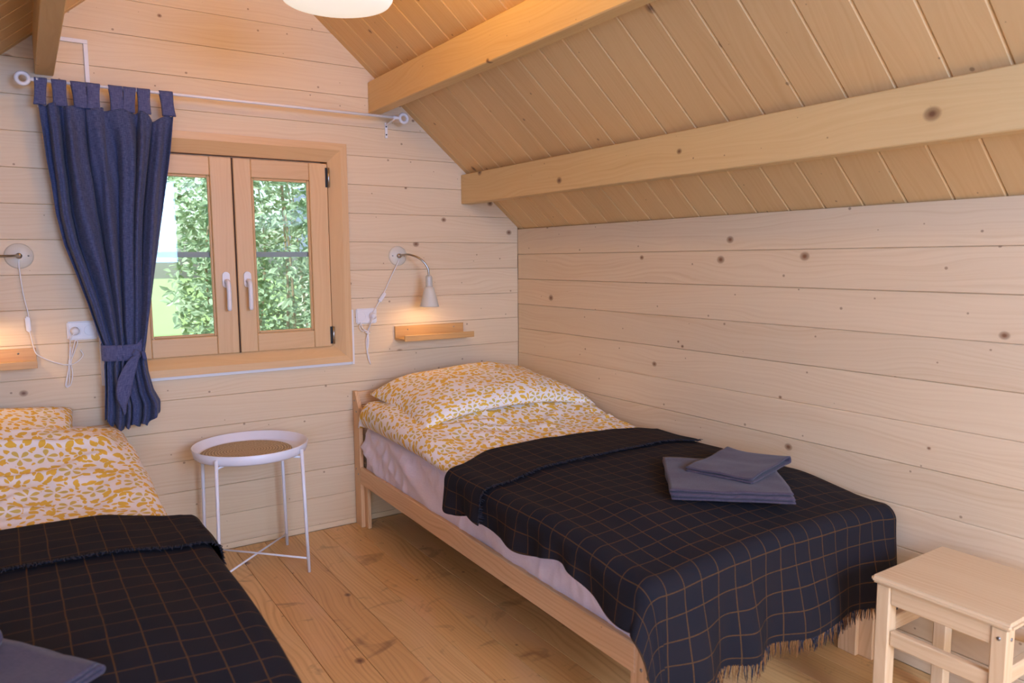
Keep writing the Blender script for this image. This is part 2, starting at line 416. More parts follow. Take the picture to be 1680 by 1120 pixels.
# --- far wall (gable) with the window opening
rz_ = lambda x: KZ + SL*min(-x, x-WX)
far = shell('wall_far', [
    [(WX-.05, yb, -.05), (.05, yb, -.05), (.05, yb, WINZ0), (WX-.05, yb, WINZ0)],
    [(WX-.05, yb, WINZ0), (WINX0, yb, WINZ0), (WINX0, yb, WINZ1), (WX-.05, yb, WINZ1)],
    [(WINX1, yb, WINZ0), (.05, yb, WINZ0), (.05, yb, WINZ1), (WINX1, yb, WINZ1)],
    [(WX-.05, yb, WINZ1), (.05, yb, WINZ1), (.05, yb, KZ+.4), (RX, yb, RZ+.1), (WX-.05, yb, KZ+.4)]], LOG)
far.modifiers['solid'].thickness = .07
RG = Matrix((Vector((1, 0, 0)), Vector((0, 0, 1)), Vector((0, -1, 0)))).transposed().to_4x4()
for k in range(-6, 16):
    z0, z1 = ZG+k*H, ZG+(k+1)*H
    spans = [(WX, 0)] if not (1 <= k < 8) else [(WX, WINX0), (WINX1, 0)]
    z0 = max(z0, 0)
    if z1-z0 < .01: continue
    proud = random.uniform(-.0012, .0012)
    for a, b in spans:
        g = .0004
        P = [(a, z0+g), (b, z0+g), (b, z1-g), (a, z1-g)]
        P = clip(P, SL, 1, KZ+.028); P = clip(P, -SL, 1, KZ+.028-SL*WX)
        if len(P) < 3: continue
        cx = sum(p[0] for p in P)/len(P); cz = sum(p[1] for p in P)/len(P)
        prism('wall_plank', [(p[0]-cx, p[1]-cz) for p in P], .05, LOG, far, Matrix.Translation((cx, 0, cz)) @ RG, .0016, proud)

# --- side walls
def side_wall(name, sx):
    xx = 0 if sx > 0 else WX; o_ = .08*sx
    w = shell(name, [[(xx+o_, .1, -.05), (xx+o_, NY-.1, -.05), (xx+o_, NY-.1, KZ+.12), (xx+o_, .1, KZ+.12)]], LOG)
    X = Vector((0, -sx, 0)); R = Matrix((X, Vector((0, 0, 1)), Vector((-sx, 0, 0)))).transposed().to_4x4()
    for k in range(-6, 6):
        z0, z1 = max(ZR+k*H, 0), ZR+(k+1)*H
        if k == 5: z1 = KZ+.03
        l2 = -NY/2; h2 = (z1-z0)/2-.0004
        if k == 5: z1 = z0 + .02
        if k == 5: continue
        prism('wall_plank', [(-l2, -h2), (l2, -h2), (l2, h2), (-l2, h2)], .045, LOG, w,
              Matrix.Translation((xx, NY/2, (z0+z1)/2)) @ R, .0030 if k % 2 else .0013, random.uniform(-.001, .0022))
    return w
side_wall('wall_right', 1); side_wall('wall_left', -1)
# --- near wall with a glazed door opening (behind the camera)
DX0, DX1, DZ = -2.03, -.89, 2.06
shell('wall_near', [
    [(WX-.05, NY, -.05), (DX0, NY, -.05), (DX0, NY, DZ), (WX-.05, NY, 1.5)],
    [(DX1, NY, -.05), (.05, NY, -.05), (.05, NY, 1.5), (DX1, NY, DZ)],
    [(DX0, NY, DZ), (DX1, NY, DZ), (.05, NY, 1.5), (RX, NY, RZ+.1), (WX-.05, NY, 1.5)]], LOG)

# --- ceiling boards on both slopes
ceil_ = shell('ceiling', [[(.14, .14, KZ-.1*SL+.065), (.14, NY-.1, KZ-.1*SL+.065), (RX, NY-.1, RZ+.07), (RX, .14, RZ+.07)],
                          [(WX-.14, .14, KZ-.1*SL+.065), (WX-.14, NY-.1, KZ-.1*SL+.065), (RX, NY-.1, RZ+.07), (RX, .14, RZ+.07)]], DARK)
ceil_.modifiers['solid'].thickness = .04
Lr = math.hypot(RX, RZ-KZ); c_, s_ = -RX/Lr, (RZ-KZ)/Lr
for side in (1, -1):
    X = Vector((-c_*side, 0, s_)); Zv = Vector((-s_*side, 0, -c_)); Yv = Zv.cross(X)
    R = Matrix((X, Yv, Zv)).transposed().to_4x4()
    base = Vector((0 if side > 0 else WX, 0, KZ))
    y1 = .03; k = 0
    while y1 > NY:
        y0 = -.0457-.1367*k; w2 = (y1-y0)/2-.0006; l0, l1 = -.03, Lr-.002
        cen = base + X*((l0+l1)/2); l2 = (l1-l0)/2
        prism('ceiling_board', [(-l2, -w2), (l2, -w2), (l2, w2), (-l2, w2)], .018, CEILW, ceil_,
              Matrix.Translation((cen.x, (y0+y1)/2, cen.z)) @ R, .0045)
        y1 = y0; k += 1

# --- purlins
def purlin(x0, x1, z0, z1, label):
    o = bx('roof_beam', (x0, NY+.03, z0), (x1, -.001, z1), BEAMW, None, 'y', .003)
    tag(o, label, 'beam', 'pine roof beams')
purlin(-.343, -.283, 1.543, 1.688, 'pine roof beam running low along the right slope just above the knee wall')
purlin(-.831, -.771, 1.943, 2.083, 'pine roof beam higher on the right slope, beside the white pendant lamp')
purlin(-2.141, -2.081, 1.955, 2.095, 'pine roof beam on the left slope ending above the blue curtain')

# ---------------------------------------------------------------- window
win = thing('window_1', kind='structure', loc=(0, 0, 0))
TX0, TX1, TZ0, TZ1 = -1.976, -.951, .790, 1.791
def casing():
    # four mitred boards whose face slopes back from the wall side to the sash
    fr, inn = -.022, .012; wd = .082
    C = [(TX0, TZ0), (TX1, TZ0), (TX1, TZ1), (TX0, TZ1)]
    I = [(TX0+wd, TZ0+wd), (TX1-wd, TZ0+wd), (TX1-wd, TZ1-wd), (TX0+wd, TZ1-wd)]
    m_ = .030; J = [(TX0+m_, TZ0+m_), (TX1-m_, TZ0+m_), (TX1-m_, TZ1-m_), (TX0+m_, TZ1-m_)]
    for i in range(4):
        k = (i+1) % 4
        a, b, c, d, e, f = C[i], C[k], J[k], J[i], I[k], I[i]
        cx, cz = (a[0]+b[0]+e[0]+f[0])/4, (a[1]+b[1]+e[1]+f[1])/4
        horiz = i % 2 == 0
        X = Vector((1, 0, 0)) if horiz else Vector((0, 0, 1)); Yv = Vector((0, 0, 1)) if horiz else Vector((-1, 0, 0)); Zv = Vector((0, -1, 0))
        R = Matrix((X, Yv, Zv)).transposed(); Ri = R.inverted()
        bm = bmesh.new()
        def vv(p, y): return bm.verts.new(Ri @ (Vector((p[0], y, p[1]))-Vector((cx, 0, cz))))
        A0, B0 = vv(a, -.0005), vv(b, -.0005); A, B = vv(a, fr), vv(b, fr); Cc, D = vv(c, fr), vv(d, fr); E, Fq = vv(e, inn), vv(f, inn); G, Hq = vv(e, .05), vv(f, .05)
        A1, B1 = vv(d, .05), vv(c, .05)
        for q in ((A0, B0, B, A), (A, B, Cc, D), (D, Cc, E, Fq), (Fq, E, G, Hq), (Hq, G, B1, A1), (A0, A1, B1, B0), (A0, A, D, A1), (B0, B1, Cc, B), (D, Fq, Hq, A1), (Cc, B1, G, E)):
            try: bm.faces.new(q)
            except ValueError: pass
        bmesh.ops.recalc_face_normals(bm, faces=bm.faces)
        link_bm('casing_board', bm, WINW, win, Matrix.Translation((cx, 0, cz)) @ R.to_4x4())
casing()
# fixed frame behind the casing
bx('frame_sill', (TX0+.05, .056, TZ0+.03), (TX1-.04, .085, TZ0+.088), WINW, win)
bx('frame_head', (TX0+.05, .056, TZ1-.105), (TX1-.04, .085, TZ1-.03), WINW, win)
bx('frame_jamb', (TX0+.04, .056, TZ0+.06), (TX0+.10, .085, TZ1-.06), WINW, win)
bx('frame_jamb', (TX1-.10, .056, TZ0+.06), (TX1-.04, .085, TZ1-.06), WINW, win)
def sash(x0, x1, z0, z1, gx0, gx1, gz0, gz1, hinge_x, handle_x):
    y0, y1 = -.004, .055
    s = bx('sash', (x0, y0, z0), (gx0, y1, z1), WINW, win, 'z', .003)
    inv = s.matrix_basis.inverted()
    def ch(ob):
        m0 = ob.matrix_basis.copy(); ob.parent = s; ob.matrix_basis = inv @ m0; return ob
    ch(bx('sash_stile', (gx1, y0, z0), (x1, y1, z1), WINW, None, 'z', .003))
    ch(bx('sash_rail', (gx0+.0005, y0+.0015, z0), (gx1-.0005, y1, gz0), WINW, None, 'x', .003))
    ch(bx('sash_rail', (gx0+.0005, y0+.0015, gz1), (gx1-.0005, y1, z1), WINW, None, 'x', .003))
    # glazing bead inside the opening
    b = .011
    for lo, hi in (((gx0, y0+.006, gz0), (gx0+b, y0+.02, gz1)), ((gx1-b, y0+.006, gz0), (gx1, y0+.02, gz1)),
                   ((gx0+b, y0+.006, gz0), (gx1-b, y0+.02, gz0+b)), ((gx0+b, y0+.006, gz1-b), (gx1-b, y0+.02, gz1))):
        ch(bx('glazing_bead', lo, hi, WINW, None, None, .004))
    ch(bx('glass_pane', (gx0, .020, gz0), (gx1, .023, gz1), GLASS, None, None, 0))
    ch(bx('glass_pane', (gx0, .040, gz0), (gx1, .043, gz1), GLASS, None, None, 0))
    ch(bx('glazing_bar', (gx0, .027, 1.281), (gx1, .037, 1.304), GREYBAR, None, None, .001))
    if hinge_x is not None:
        for hz in ((z0+.012, z0+.092), (z1-.105, z1-.018)):
            h = ch(tube('hinge', [(hinge_x, y0-.006, hz[0]), (hinge_x, y0-.006, (hz[0]+hz[1])/2), (hinge_x, y0-.006, hz[1])], .0055, CHROME, None, 10))
            ch(bx('hinge_leaf', (hinge_x-.014, y0-.002, hz[0]), (hinge_x-.003, y0+.001, hz[1]), BLACK, None, None, 0))
    # handle: oval rosette, neck and drooping lever
    hx, hz = handle_x, 1.185
    bm = bmesh.new(); n = 20; vs = []
    for k in range(n):
        a = 2*PI*k/n; vs.append((hx+.0155*math.cos(a), hz+.018*math.copysign(1, math.sin(a))*(abs(math.sin(a)) > .01)+.016*math.sin(a)))
    fa = [bm.verts.new((p, y0-.010, q)) for p, q in vs]; fb = [bm.verts.new((p, y0+.001, q)) for p, q in vs]
    bm.faces.new(fa); bm.faces.new(fb[::-1])
    for k in range(n): bm.faces.new((fa[k], fb[k], fb[(k+1) % n], fa[(k+1) % n]))
    bmesh.ops.recalc_face_normals(bm, faces=bm.faces)
    ch(link_bm('handle_rosette', bm, WHITE))
    pts = smooth_path([(hx, y0-.008, hz-.006), (hx, y0-.03, hz-.006), (hx, y0-.047, hz-.016), (hx, y0-.052, hz-.05), (hx, y0-.050, hz-.10), (hx, y0-.048, hz-.130)], 5)
    rs = [.0095]*len(pts); rs[-1] = .006; rs[-2] = .0088
    ch(tube('handle_lever', pts, rs, WHITE, None, 12))
sash(-1.451, -1.040, .868, 1.699, -1.378, -1.123, .947, 1.621, -1.036, -1.413)
sash(-1.886, -1.458, .868, 1.699, -1.804, -1.546, .947, 1.621, None, -1.502)
bx('meeting_bead', (-1.4585, -.001, .868), (-1.4505, .03, 1.699), DARK, win, 'z', 0)

# ---------------------------------------------------------------- cable channel
cc = thing('cable_channel', 'thin white cable channel running around the window frame', 'cable cover', (-2.0, 0, 1.3))
def chan(lo, hi): 
    o = bx('channel_strip', Vector(lo)-Vector((-2.0, 0, 1.3)), Vector(hi)-Vector((-2.0, 0, 1.3)), WHITE, cc, None, .001)
chan((-2.06, -.010, 2.087), (-1.963, -.0005, 2.102)); chan((-1.978, -.0095, 1.80), (-1.963, -.0004, 2.087))
chan((-1.992, -.010, .776), (-1.979, -.0005, 1.80)); chan((-1.979, -.010, .776), (-.951, -.0005, .789)); chan((-.950, -.010, .776), (-.937, -.0005, 1.033))
chan((-1.992, -.0093, 1.80), (-1.963, -.0004, 1.812))

# ---------------------------------------------------------------- curtain rod and curtain
RY, RZZ = -.098, 1.917
rod = thing('curtain_rod', 'slim white curtain rod with ring finials above the window', 'curtain rod', (-1.44, RY, RZZ))
tube('rod', [(-.70, 0, 0), (0, 0, 0), (.70, 0, 0)], .006, WHITE, rod, 10)
for sx in (-1, 1):
    bm = bmesh.new(); c = sx*.742; R_, r_ = .019, .0075; n, m = 24, 8
    vv = [[bm.verts.new((c+(R_+r_*math.cos(2*PI*j/m))*math.cos(2*PI*i/n), r_*math.sin(2*PI*j/m), (R_+r_*math.cos(2*PI*j/m))*math.sin(2*PI*i/n))) for j in range(m)] for i in range(n)]
    for i in range(n):
        for j in range(m): bm.faces.new((vv[i][j], vv[(i+1) % n][j], vv[(i+1) % n][(j+1) % m], vv[i][(j+1) % m]))
    bmesh.ops.recalc_face_normals(bm, faces=bm.faces)
    tube_bm(bm, [(sx*.69, 0, 0), (sx*.70, 0, 0), (sx*.712, 0, 0), (sx*.722, 0, 0)], [.008, .0085, .007, .006], 10)
    link_bm('ring_finial', bm, WHITE, rod, None, True)
    bm = bmesh.new(); X = sx*.695
    tube_bm(bm, smooth_path([(X, 0, -.008), (X, .03, -.012), (X, .08, -.018), (X, .094, -.022)], 4), .004, 8)
    bmesh.ops.create_cube(bm, size=1, matrix=Matrix.Translation((X, .0945, -.045)) @ Matrix.Diagonal((.012, .004, .07, 1)))
    b = link_bm('bracket', bm, WHITE, rod)
    for dz in (-.028, -.065):
        tube('screw', [(X, .0925, dz), (X, .0910, dz)], .0035, BLACK, b, 8)

LE = [(1.83, -2.140), (1.728, -2.132), (1.641, -2.127), (1.554, -2.117), (1.444, -2.109), (1.332, -2.090), (1.241, -2.063), (1.102, -2.025), (1.008, -2.004), (.948, -1.990), (.905, -1.985), (.77, -1.989), (.60, -2.001)]
RE = [(1.83, -1.690), (1.692, -1.708), (1.573, -1.727), (1.454, -1.745), (1.334, -1.764), (1.214, -1.786), (1.094, -1.806), (.974, -1.828), (.905, -1.842), (.827, -1.834), (.752, -1.818), (.705, -1.796), (.651, -1.799), (.60, -1.82)]
def interp(T, z):
    for (a, xa), (b, xb) in zip(T, T[1:]):
        if z >= b: return xa+(xb-xa)*max(0, min(1, (a-z)/(a-b)))
    return T[-1][1]
CO = Vector((-1.9, -.09, 1.2))
cur = thing('curtain', 'blue chambray tab-top curtain tied back beside the window', 'curtain', CO)
tabs = [(-2.147, -2.107), (-2.095, -2.047), (-2.035, -1.985), (-1.984, -1.939), (-1.912, -1.864), (-1.862, -1.818), (-1.815, -1.769), (-1.737, -1.688)]
def cur_f(a, b):
    s = a; z = 1.835-(1.835-.618)*b
    top_scallop = 0
    sag = math.sin(PI*min(1, max(0, (s-.80)/.14)))*.03 if .80 < s < .94 else 0
    sag += .006*math.sin(s*40)
    bot = .030*ss(.3, .0, s) + .055*ss(.82, 1.0, s) + .010*math.sin(s*37)
    z = z - sag*(1-b)**6 + bot*ss(.86, 1, b)
    L, R = interp(LE, z), interp(RE, z)
    sp = s + .018*math.sin(s*19+1.5) + .012*math.sin(s*47+b*2.0)
    sp = sp*(1-0) ; sp = s + (sp-s)*math.sin(PI*s)**.5 if 0 < s < 1 else s
    # gathered pleats converge towards the tie
    w = .5+.5*math.cos(PI*min(1, abs(z-.915)/.12)); gather = max(0, w) if abs(z-.915) < .12 else 0
    drift = .25*nz(0, 0, z*2.1)
    ph = 2*PI*(6.3*s + .75*nz(s*2.6, z*1.3, 3.1) + drift)
    amp = (.030 + .022*nz(s*4, z*1.5, 9))*(1-.55*gather)*(.35+.65*ss(0, .12, b))*(1+.25*ss(.5, 0, abs(z-1.2)))
    y = amp*math.sin(ph) + .25*amp*math.sin(2.7*ph+1.0)
    y += -.016*math.cos(PI*(s-.5))*gather
    x = L+(R-L)*sp + .006*math.cos(ph)*(1-gather)*math.sin(PI*s)
    if z < .88: x += .004*math.sin(ph*1.0)
    return Vector((x, -.098+y, z))-CO, (s*.95, z)
sheet('curtain_panel', 260, 110, cur_f, DENIM, cur, thick=.0025)
for i, (a, b) in enumerate(tabs):
    tw = ((i*37) % 5-2)*.002
    def tab_f(u, v, a=a, b=b, tw=tw):
        # front strip up, over the rod, and down the back
        L = .086; th = v*2-1
        if abs(th) > .14:
            q = (abs(th)-.14)/.86; zz = RZZ+.0-q*L; y = (-.0095 if th < 0 else .0095)*(1-.2*q)
        else:
            an = th/.14*PI/2; zz = RZZ+.0095*math.cos(an); y = .0095*math.sin(an)
        xx = a+(b-a)*u + tw*max(0, (RZZ-zz)/L)*2; nar = 1-.10*math.sin(PI*min(1, max(0, (RZZ-zz)/L)))
        xm = (a+b)/2; xx = xm+(xx-xm)*nar
        return Vector((xx, RY+y+.0015*math.sin(u*PI*2+i), zz))-CO, (u*.05+i*.11, zz+.3)
    sheet('tab', 6, 34, tab_f, DENIM2, cur, thick=.0025)
# tie band: flattened loop around the gathers, knot, hanging tail
def tie_f(u, v):
    a = 2*PI*u; x = -1.917+.077*math.cos(a); y = -.098-.034*math.sin(a)
    zc = .918 + .010*math.cos(a+.4) - .012*math.sin(a)*0 + (.014 if math.sin(a) < 0 else 0)*abs(math.sin(a))
    sl = -.028*(math.cos(a)*.5+.5)*(0) 
    z = zc - .031 + .062*(1-v) - .012*math.sin(PI*u)*0 + .016*(x+1.915)/.08*-.6 + (.0 if x < -1.87 else (x+1.87)*.9)
    return Vector((x, y+.002*math.sin(6*v+u*9), z))-CO, (u*.5, v*.05)
sheet('tie_band', 48, 5, tie_f, DENIM2, cur, thick=.003)
bm = bmesh.new(); bmesh.ops.create_icosphere(bm, subdivisions=3, radius=1)
for v in bm.verts:
    c = v.co.copy(); k = 1+.10*math.sin(c.x*5+c.z*4)
    v.co = Vector((c.x*.015*k-1.876, c.y*.013-.136, c.z*.019*k+.908))-CO
link_bm('knot', bm, DENIM2, cur, None, True)
def tail_f(u, v):
    w = .026 + .036*math.sin(PI*min(1, v*1.15))**.8*(1-.3*v); w *= (1 if v < .72 else 1-(v-.72)/.28*.85)
    cx = -1.880-.050*v**.8-.018*math.sin(PI*v); cz = .905-.225*v
    return Vector((cx+(u-.5)*w*1.0+.0, -.148-.012*math.sin(PI*v)-.004*math.cos(PI*(u-.5)), cz+(u-.5)*.012))-CO, (u*.05, v*.2)
sheet('tie_tail', 8, 24, tail_f, DENIM2, cur, thick=.003)
def tail2_f(u, v):
    return Vector((-1.858+.016*v+(u-.5)*.004, -.136-.004*math.sin(PI*v), .917-.030*u-.004*v))-CO, (u*.05, v*.2)
sheet('tie_loop', 6, 8, tail2_f, DENIM2, cur, thick=.003)

# ---------------------------------------------------------------- sockets
def socket(cx, cz, label, w=.104, grp='double wall sockets'):
    t = thing('wall_socket', label, 'socket', (cx, 0, cz), 0)
    bx('faceplate', (-w/2, -.012, -.036), (w/2, -.0005, .036), WHITE, t, None, .005, 3)
    for sx in (-1, 1):
        R = Matrix.Translation((sx*.026, -.0125, 0)) @ Matrix.Rotation(PI/2, 4, 'X')
        d = lathe('socket_well', [(0, -.007), (.0185, -.007), (.0195, .001), (.0215, .001), (.0215, -.001)], WHITE, t, R, 24)
        for q in ((-.009, 0), (.009, 0), (0, .013), (0, -.013)):
            tube('pin_hole', [(q[0], q[1], -.0068), (q[0], q[1], -.0050)], .0022, BLACK, d, 8)
    return t
socket(-.872, 1.001, 'white double wall socket right of the window, below the gooseneck lamp')
socket(-2.046, 1.000, 'white double wall socket left of the curtain, half behind it')

# ---------------------------------------------------------------- picture ledges
def ledge(x0, x1, label):
    t = thing('picture_ledge', label, 'shelf', ((x0+x1)/2, 0, .88)); h = (x1-x0)/2
    bx('back_board', (-h, -.012, -.002), (h, -.0005, .063), OAKW, t, 'x', .001)
    bx('shelf_board', (-h, -.112, -.002), (h, -.0122, .008), OAKW, t, 'x', .001)
    bx('front_lip', (-h, -.122, -.002), (h, -.1122, .026), OAKW, t, 'x', .001)
    for sx in (-.65, .7): tube('screw', [(h*sx, -.0125, .045), (h*sx, -.0118, .045)], .0035, STEEL, t, 8)
ledge(-.727, -.347, 'narrow golden wood picture ledge on the wall above the right-hand bed')
ledge(-2.586, -2.203, 'golden wood picture ledge cut off by the left edge, above the left-hand bed')

# ---------------------------------------------------------------- gooseneck lamps
BULB = emit('lit_bulb', (1, .72, .40, 1), 9)
def gooseneck(dx, dz, arm, head, cord, sw, bundle, label, plug):
    t = thing('wall_lamp', label, 'lamp', (dx, 0, dz)); O = Vector((dx, 0, dz))
    R = Matrix.Rotation(PI/2, 4, 'X')
    lathe('wall_plate', [(0, .014), (.012, .013), (.028, .010), (.043, .005), (.047, .001), (.047, 0)], CREAM, t, R, 36)
    lathe('arm_socket', [(0, .030), (.009, .029), (.011, .024), (.011, .012)], CHROME, t, R, 20)
    tube('gooseneck_arm', smooth_path([Vector(p)-O for p in arm], 8), .0048, CHROME, t, 10)
    for sx in (-.030, .030): tube('screw', [(sx, -.012, .0), (sx, -.0085, .0)], .003, STEEL, t, 8)
    hx, hy, hz = Vector(head)-O
    lathe('lamp_neck', [(.008, .056), (.013, .052), (.0165, .046), (.0165, .004), (.019, 0), (.02, -.006)], plain('frosted_neck', srgb(196, 190, 176), .3), t, Matrix.Translation((hx, hy, hz)), 14, False)
    lathe('lamp_shade', [(.015, .004), (.019, 0), (.0235, -.004), (.026, -.015), (.044, -.088), (.046, -.094), (.0445, -.094), (.0425, -.088), (.024, -.013), (.012, -.003)], CREAM, t, Matrix.Translation((hx, hy, hz)), 36)
    lathe('bulb', [(0, -.076), (.012, -.073), (.019, -.062), (.020, -.052), (.015, -.036), (.009, -.024), (.009, -.012), (0, -.012)], BULB, t, Matrix.Translation((hx, hy, hz)), 20)
    L = lamp('reading_light', 'POINT', (0, 0, 0), 1.05, (1, .66, .34), shadow_soft_size=.02); L.parent = t; L.location = (hx, hy, hz-.086)
    # cord, inline switch, plug
    cm = WHITE
    cpath = smooth_path([Vector(p)-O for p in cord], 7)
    cd = tube('cord', cpath, .0024, cm, t, 6)
    a, b = Vector(sw[0])-O, Vector(sw[1])-O; d = (b-a).normalized()
    q = Vector((0, 0, 1)).rotation_difference(d).to_matrix().to_4x4()
    bx('inline_switch', (-.0095, -.008, -(b-a).length/2), (.0095, .008, (b-a).length/2), WHITE, t, 'z', .004, 2, None).matrix_basis = Matrix.Translation((a+b)/2) @ q @ Matrix.Rotation(-PI/2, 4, 'Y')
    bm = bmesh.new()
    for pth in bundle: tube_bm(bm, smooth_path([Vector(p)-O for p in pth], 6), .0021, 6)
    lab(link_bm('cord_bundle', bm, cm, t, None, True), 'spare cord looped and tied in a hanging bundle')
    px, pz = plug
    pp = Vector((px, 0, pz))-O
    lathe('plug', [(0, .036), (.010, .034), (.014, .028), (.0165, .012), (.0165, 0)], WHITE, t, Matrix.Translation(pp+Vector((0, -.009, 0))) @ R, 20)
# right lamp
bz = lambda x, y, z: (x, y, z)
gooseneck(-.700, 1.284, [(-.700, -.012, 1.284), (-.698, -.045, 1.287), (-.680, -.095, 1.288), (-.645, -.135, 1.268), (-.614, -.150, 1.225), (-.609, -.150, 1.184)],
          (-.609, -.150, 1.136),
          [(-.700, -.012, 1.272), (-.705, -.016, 1.255), (-.745, -.012, 1.180), (-.785, -.010, 1.100), (-.822, -.012, 1.045), (-.848, -.030, 1.015), (-.853, -.032, 1.0), (-.862, -.03, .965), (-.872, -.02, .935)],
          ((-.776, -.012, 1.108), (-.808, -.012, 1.066)),
          [[(-.845, -.040, 1.0), (-.862, -.045, .975), (-.868, -.03, .945), (-.872, -.015, .90), (-.874, -.012, .85), (-.866, -.012, .80), (-.860, -.012, .768)],
           [(-.905, -.02, .972), (-.898, -.02, .945), (-.885, -.02, .935), (-.872, -.02, .925), (-.880, -.014, .88), (-.876, -.012, .83), (-.868, -.012, .79), (-.861, -.012, .775)],
           [(-.905, -.02, .972), (-.912, -.02, .95), (-.90, -.022, .932), (-.876, -.022, .93), (-.866, -.014, .89), (-.872, -.014, .84), (-.870, -.016, .90), (-.878, -.018, .93)],
           [(-.884, -.020, .925), (-.872, -.026, .918), (-.862, -.020, .923), (-.872, -.010, .928), (-.884, -.020, .925)]],
          'wall lamp with a lit cream shade on a gooseneck above the right-hand ledge', (-.846, 1.001))
gooseneck(-2.234, 1.289, [(-2.234, -.012, 1.289), (-2.240, -.055, 1.289), (-2.262, -.095, 1.288), (-2.305, -.125, 1.284), (-2.345, -.140, 1.255), (-2.352, -.145, 1.19)],
          (-2.352, -.145, 1.14),
          [(-2.234, -.012, 1.280), (-2.236, -.013, 1.25), (-2.230, -.010, 1.15), (-2.219, -.010, 1.07), (-2.220, -.012, 1.02), (-2.216, -.012, .985), (-2.207, -.012, .93), (-2.19, -.012, .908), (-2.15, -.012, .885), (-2.11, -.012, .870), (-2.092, -.014, .872)],
          ((-2.223, -.012, 1.062), (-2.221, -.012, 1.005)),
          [[(-2.072, -.04, .995), (-2.088, -.04, .975), (-2.094, -.02, .93), (-2.098, -.014, .88), (-2.110, -.012, .82), (-2.116, -.012, .79), (-2.106, -.012, .785), (-2.100, -.012, .83), (-2.096, -.014, .88), (-2.088, -.016, .94)],
           [(-2.098, -.016, .89), (-2.104, -.014, .84), (-2.112, -.014, .792), (-2.100, -.016, .79), (-2.090, -.014, .83), (-2.092, -.016, .88), (-2.078, -.016, .92), (-2.066, -.016, .955), (-2.074, -.018, .96), (-2.09, -.018, .90)],
           [(-2.110, -.014, .873), (-2.096, -.022, .871), (-2.082, -.016, .874), (-2.064, -.012, .885), (-2.05, -.012, .905), (-2.058, -.012, .925)]],
          'wall lamp on a gooseneck at the left edge, its glow on the left-hand ledge', (-2.072, 1.000))

# ---------------------------------------------------------------- pendant lamp
pen = thing('pendant_lamp', 'large white round pendant lamp hanging from the ridge, cut off at the top', 'lamp', (RX, -1.315, 1.948))
PENM = emit('glowing_white_shade', (1, .93, .82, 1), .62)
lathe('lamp_shade', [(0, .008), (.07, .009), (.128, .012), (.144, .017), (.151, .027), (.154, .05), (.154, .17), (.149, .175), (.150, .17), (.150, .05)], PENM, pen, None, 56)
tube('cord', [(0, 0, .10), (0, 0, .3), (0, 0, RZ-1.945-.03)], .004, WHITE, pen, 8)
lathe('ceiling_cup', [(0, 0), (.045, .0), (.05, -.02), (.02, -.06), (0, -.06)], WHITE, pen, Matrix.Translation((0, 0, RZ-1.945-.055)), 24)
lathe('bulb_holder', [(0, .10), (.02, .10), (.02, .16), (0, .17)], WHITE, pen, None, 16)
L = lamp('pendant_glow', 'POINT', (0, 0, 0), 16, (1, .55, .03), shadow_soft_size=.12); L.parent = pen; L.location = (0, 0, .26)

# ---------------------------------------------------------------- side table
tb = thing('side_table', 'small round white metal tray table between the beds', 'table', (-1.492, -.262, 0))
TZ_ = .520
lathe('tray_top', [(0, .490), (.205, .490), (.213, .494), (.221, .525), (.2235, .5265), (.226, .525), (.219, .492), (.212, .4855), (0, .4855)], WHITEM, tb, None, 72)
PHI = math.radians(-2)
for k in range(4):
    a = PHI + PI/4 + k*PI/2
    c, s = math.cos(a), math.sin(a)
    tube('leg', [(c*.243, s*.243, 0.0), (c*.236, s*.236, .25), (c*.2295, s*.2295, .512)], .0068, WHITEM, tb, 12)
for k in range(2):
    a = PHI + PI/4 + k*PI/2; c, s = math.cos(a), math.sin(a); z = .052 + (k*.006)
    tube('cross_brace', [(-c*.240, -s*.240, z), (0, 0, z+.001), (c*.240, s*.240, z)], .0042, WHITEM, tb, 8)
    tube('tray_support', [(-c*.222, -s*.222, .479), (0, 0, .480-.004*k), (c*.222, s*.222, .479)], .0042, WHITEM, tb, 8)
pl = lathe('placemat', [(0, .0085), (.06, .0085), (.12, .008), (.172, .007), (.178, .004), (.176, .0)], RATTAN, None, Matrix.Translation((-1.510, -.262, .4905)), 64)
tag(pl, 'round woven seagrass placemat lying in the white tray table', 'placemat')

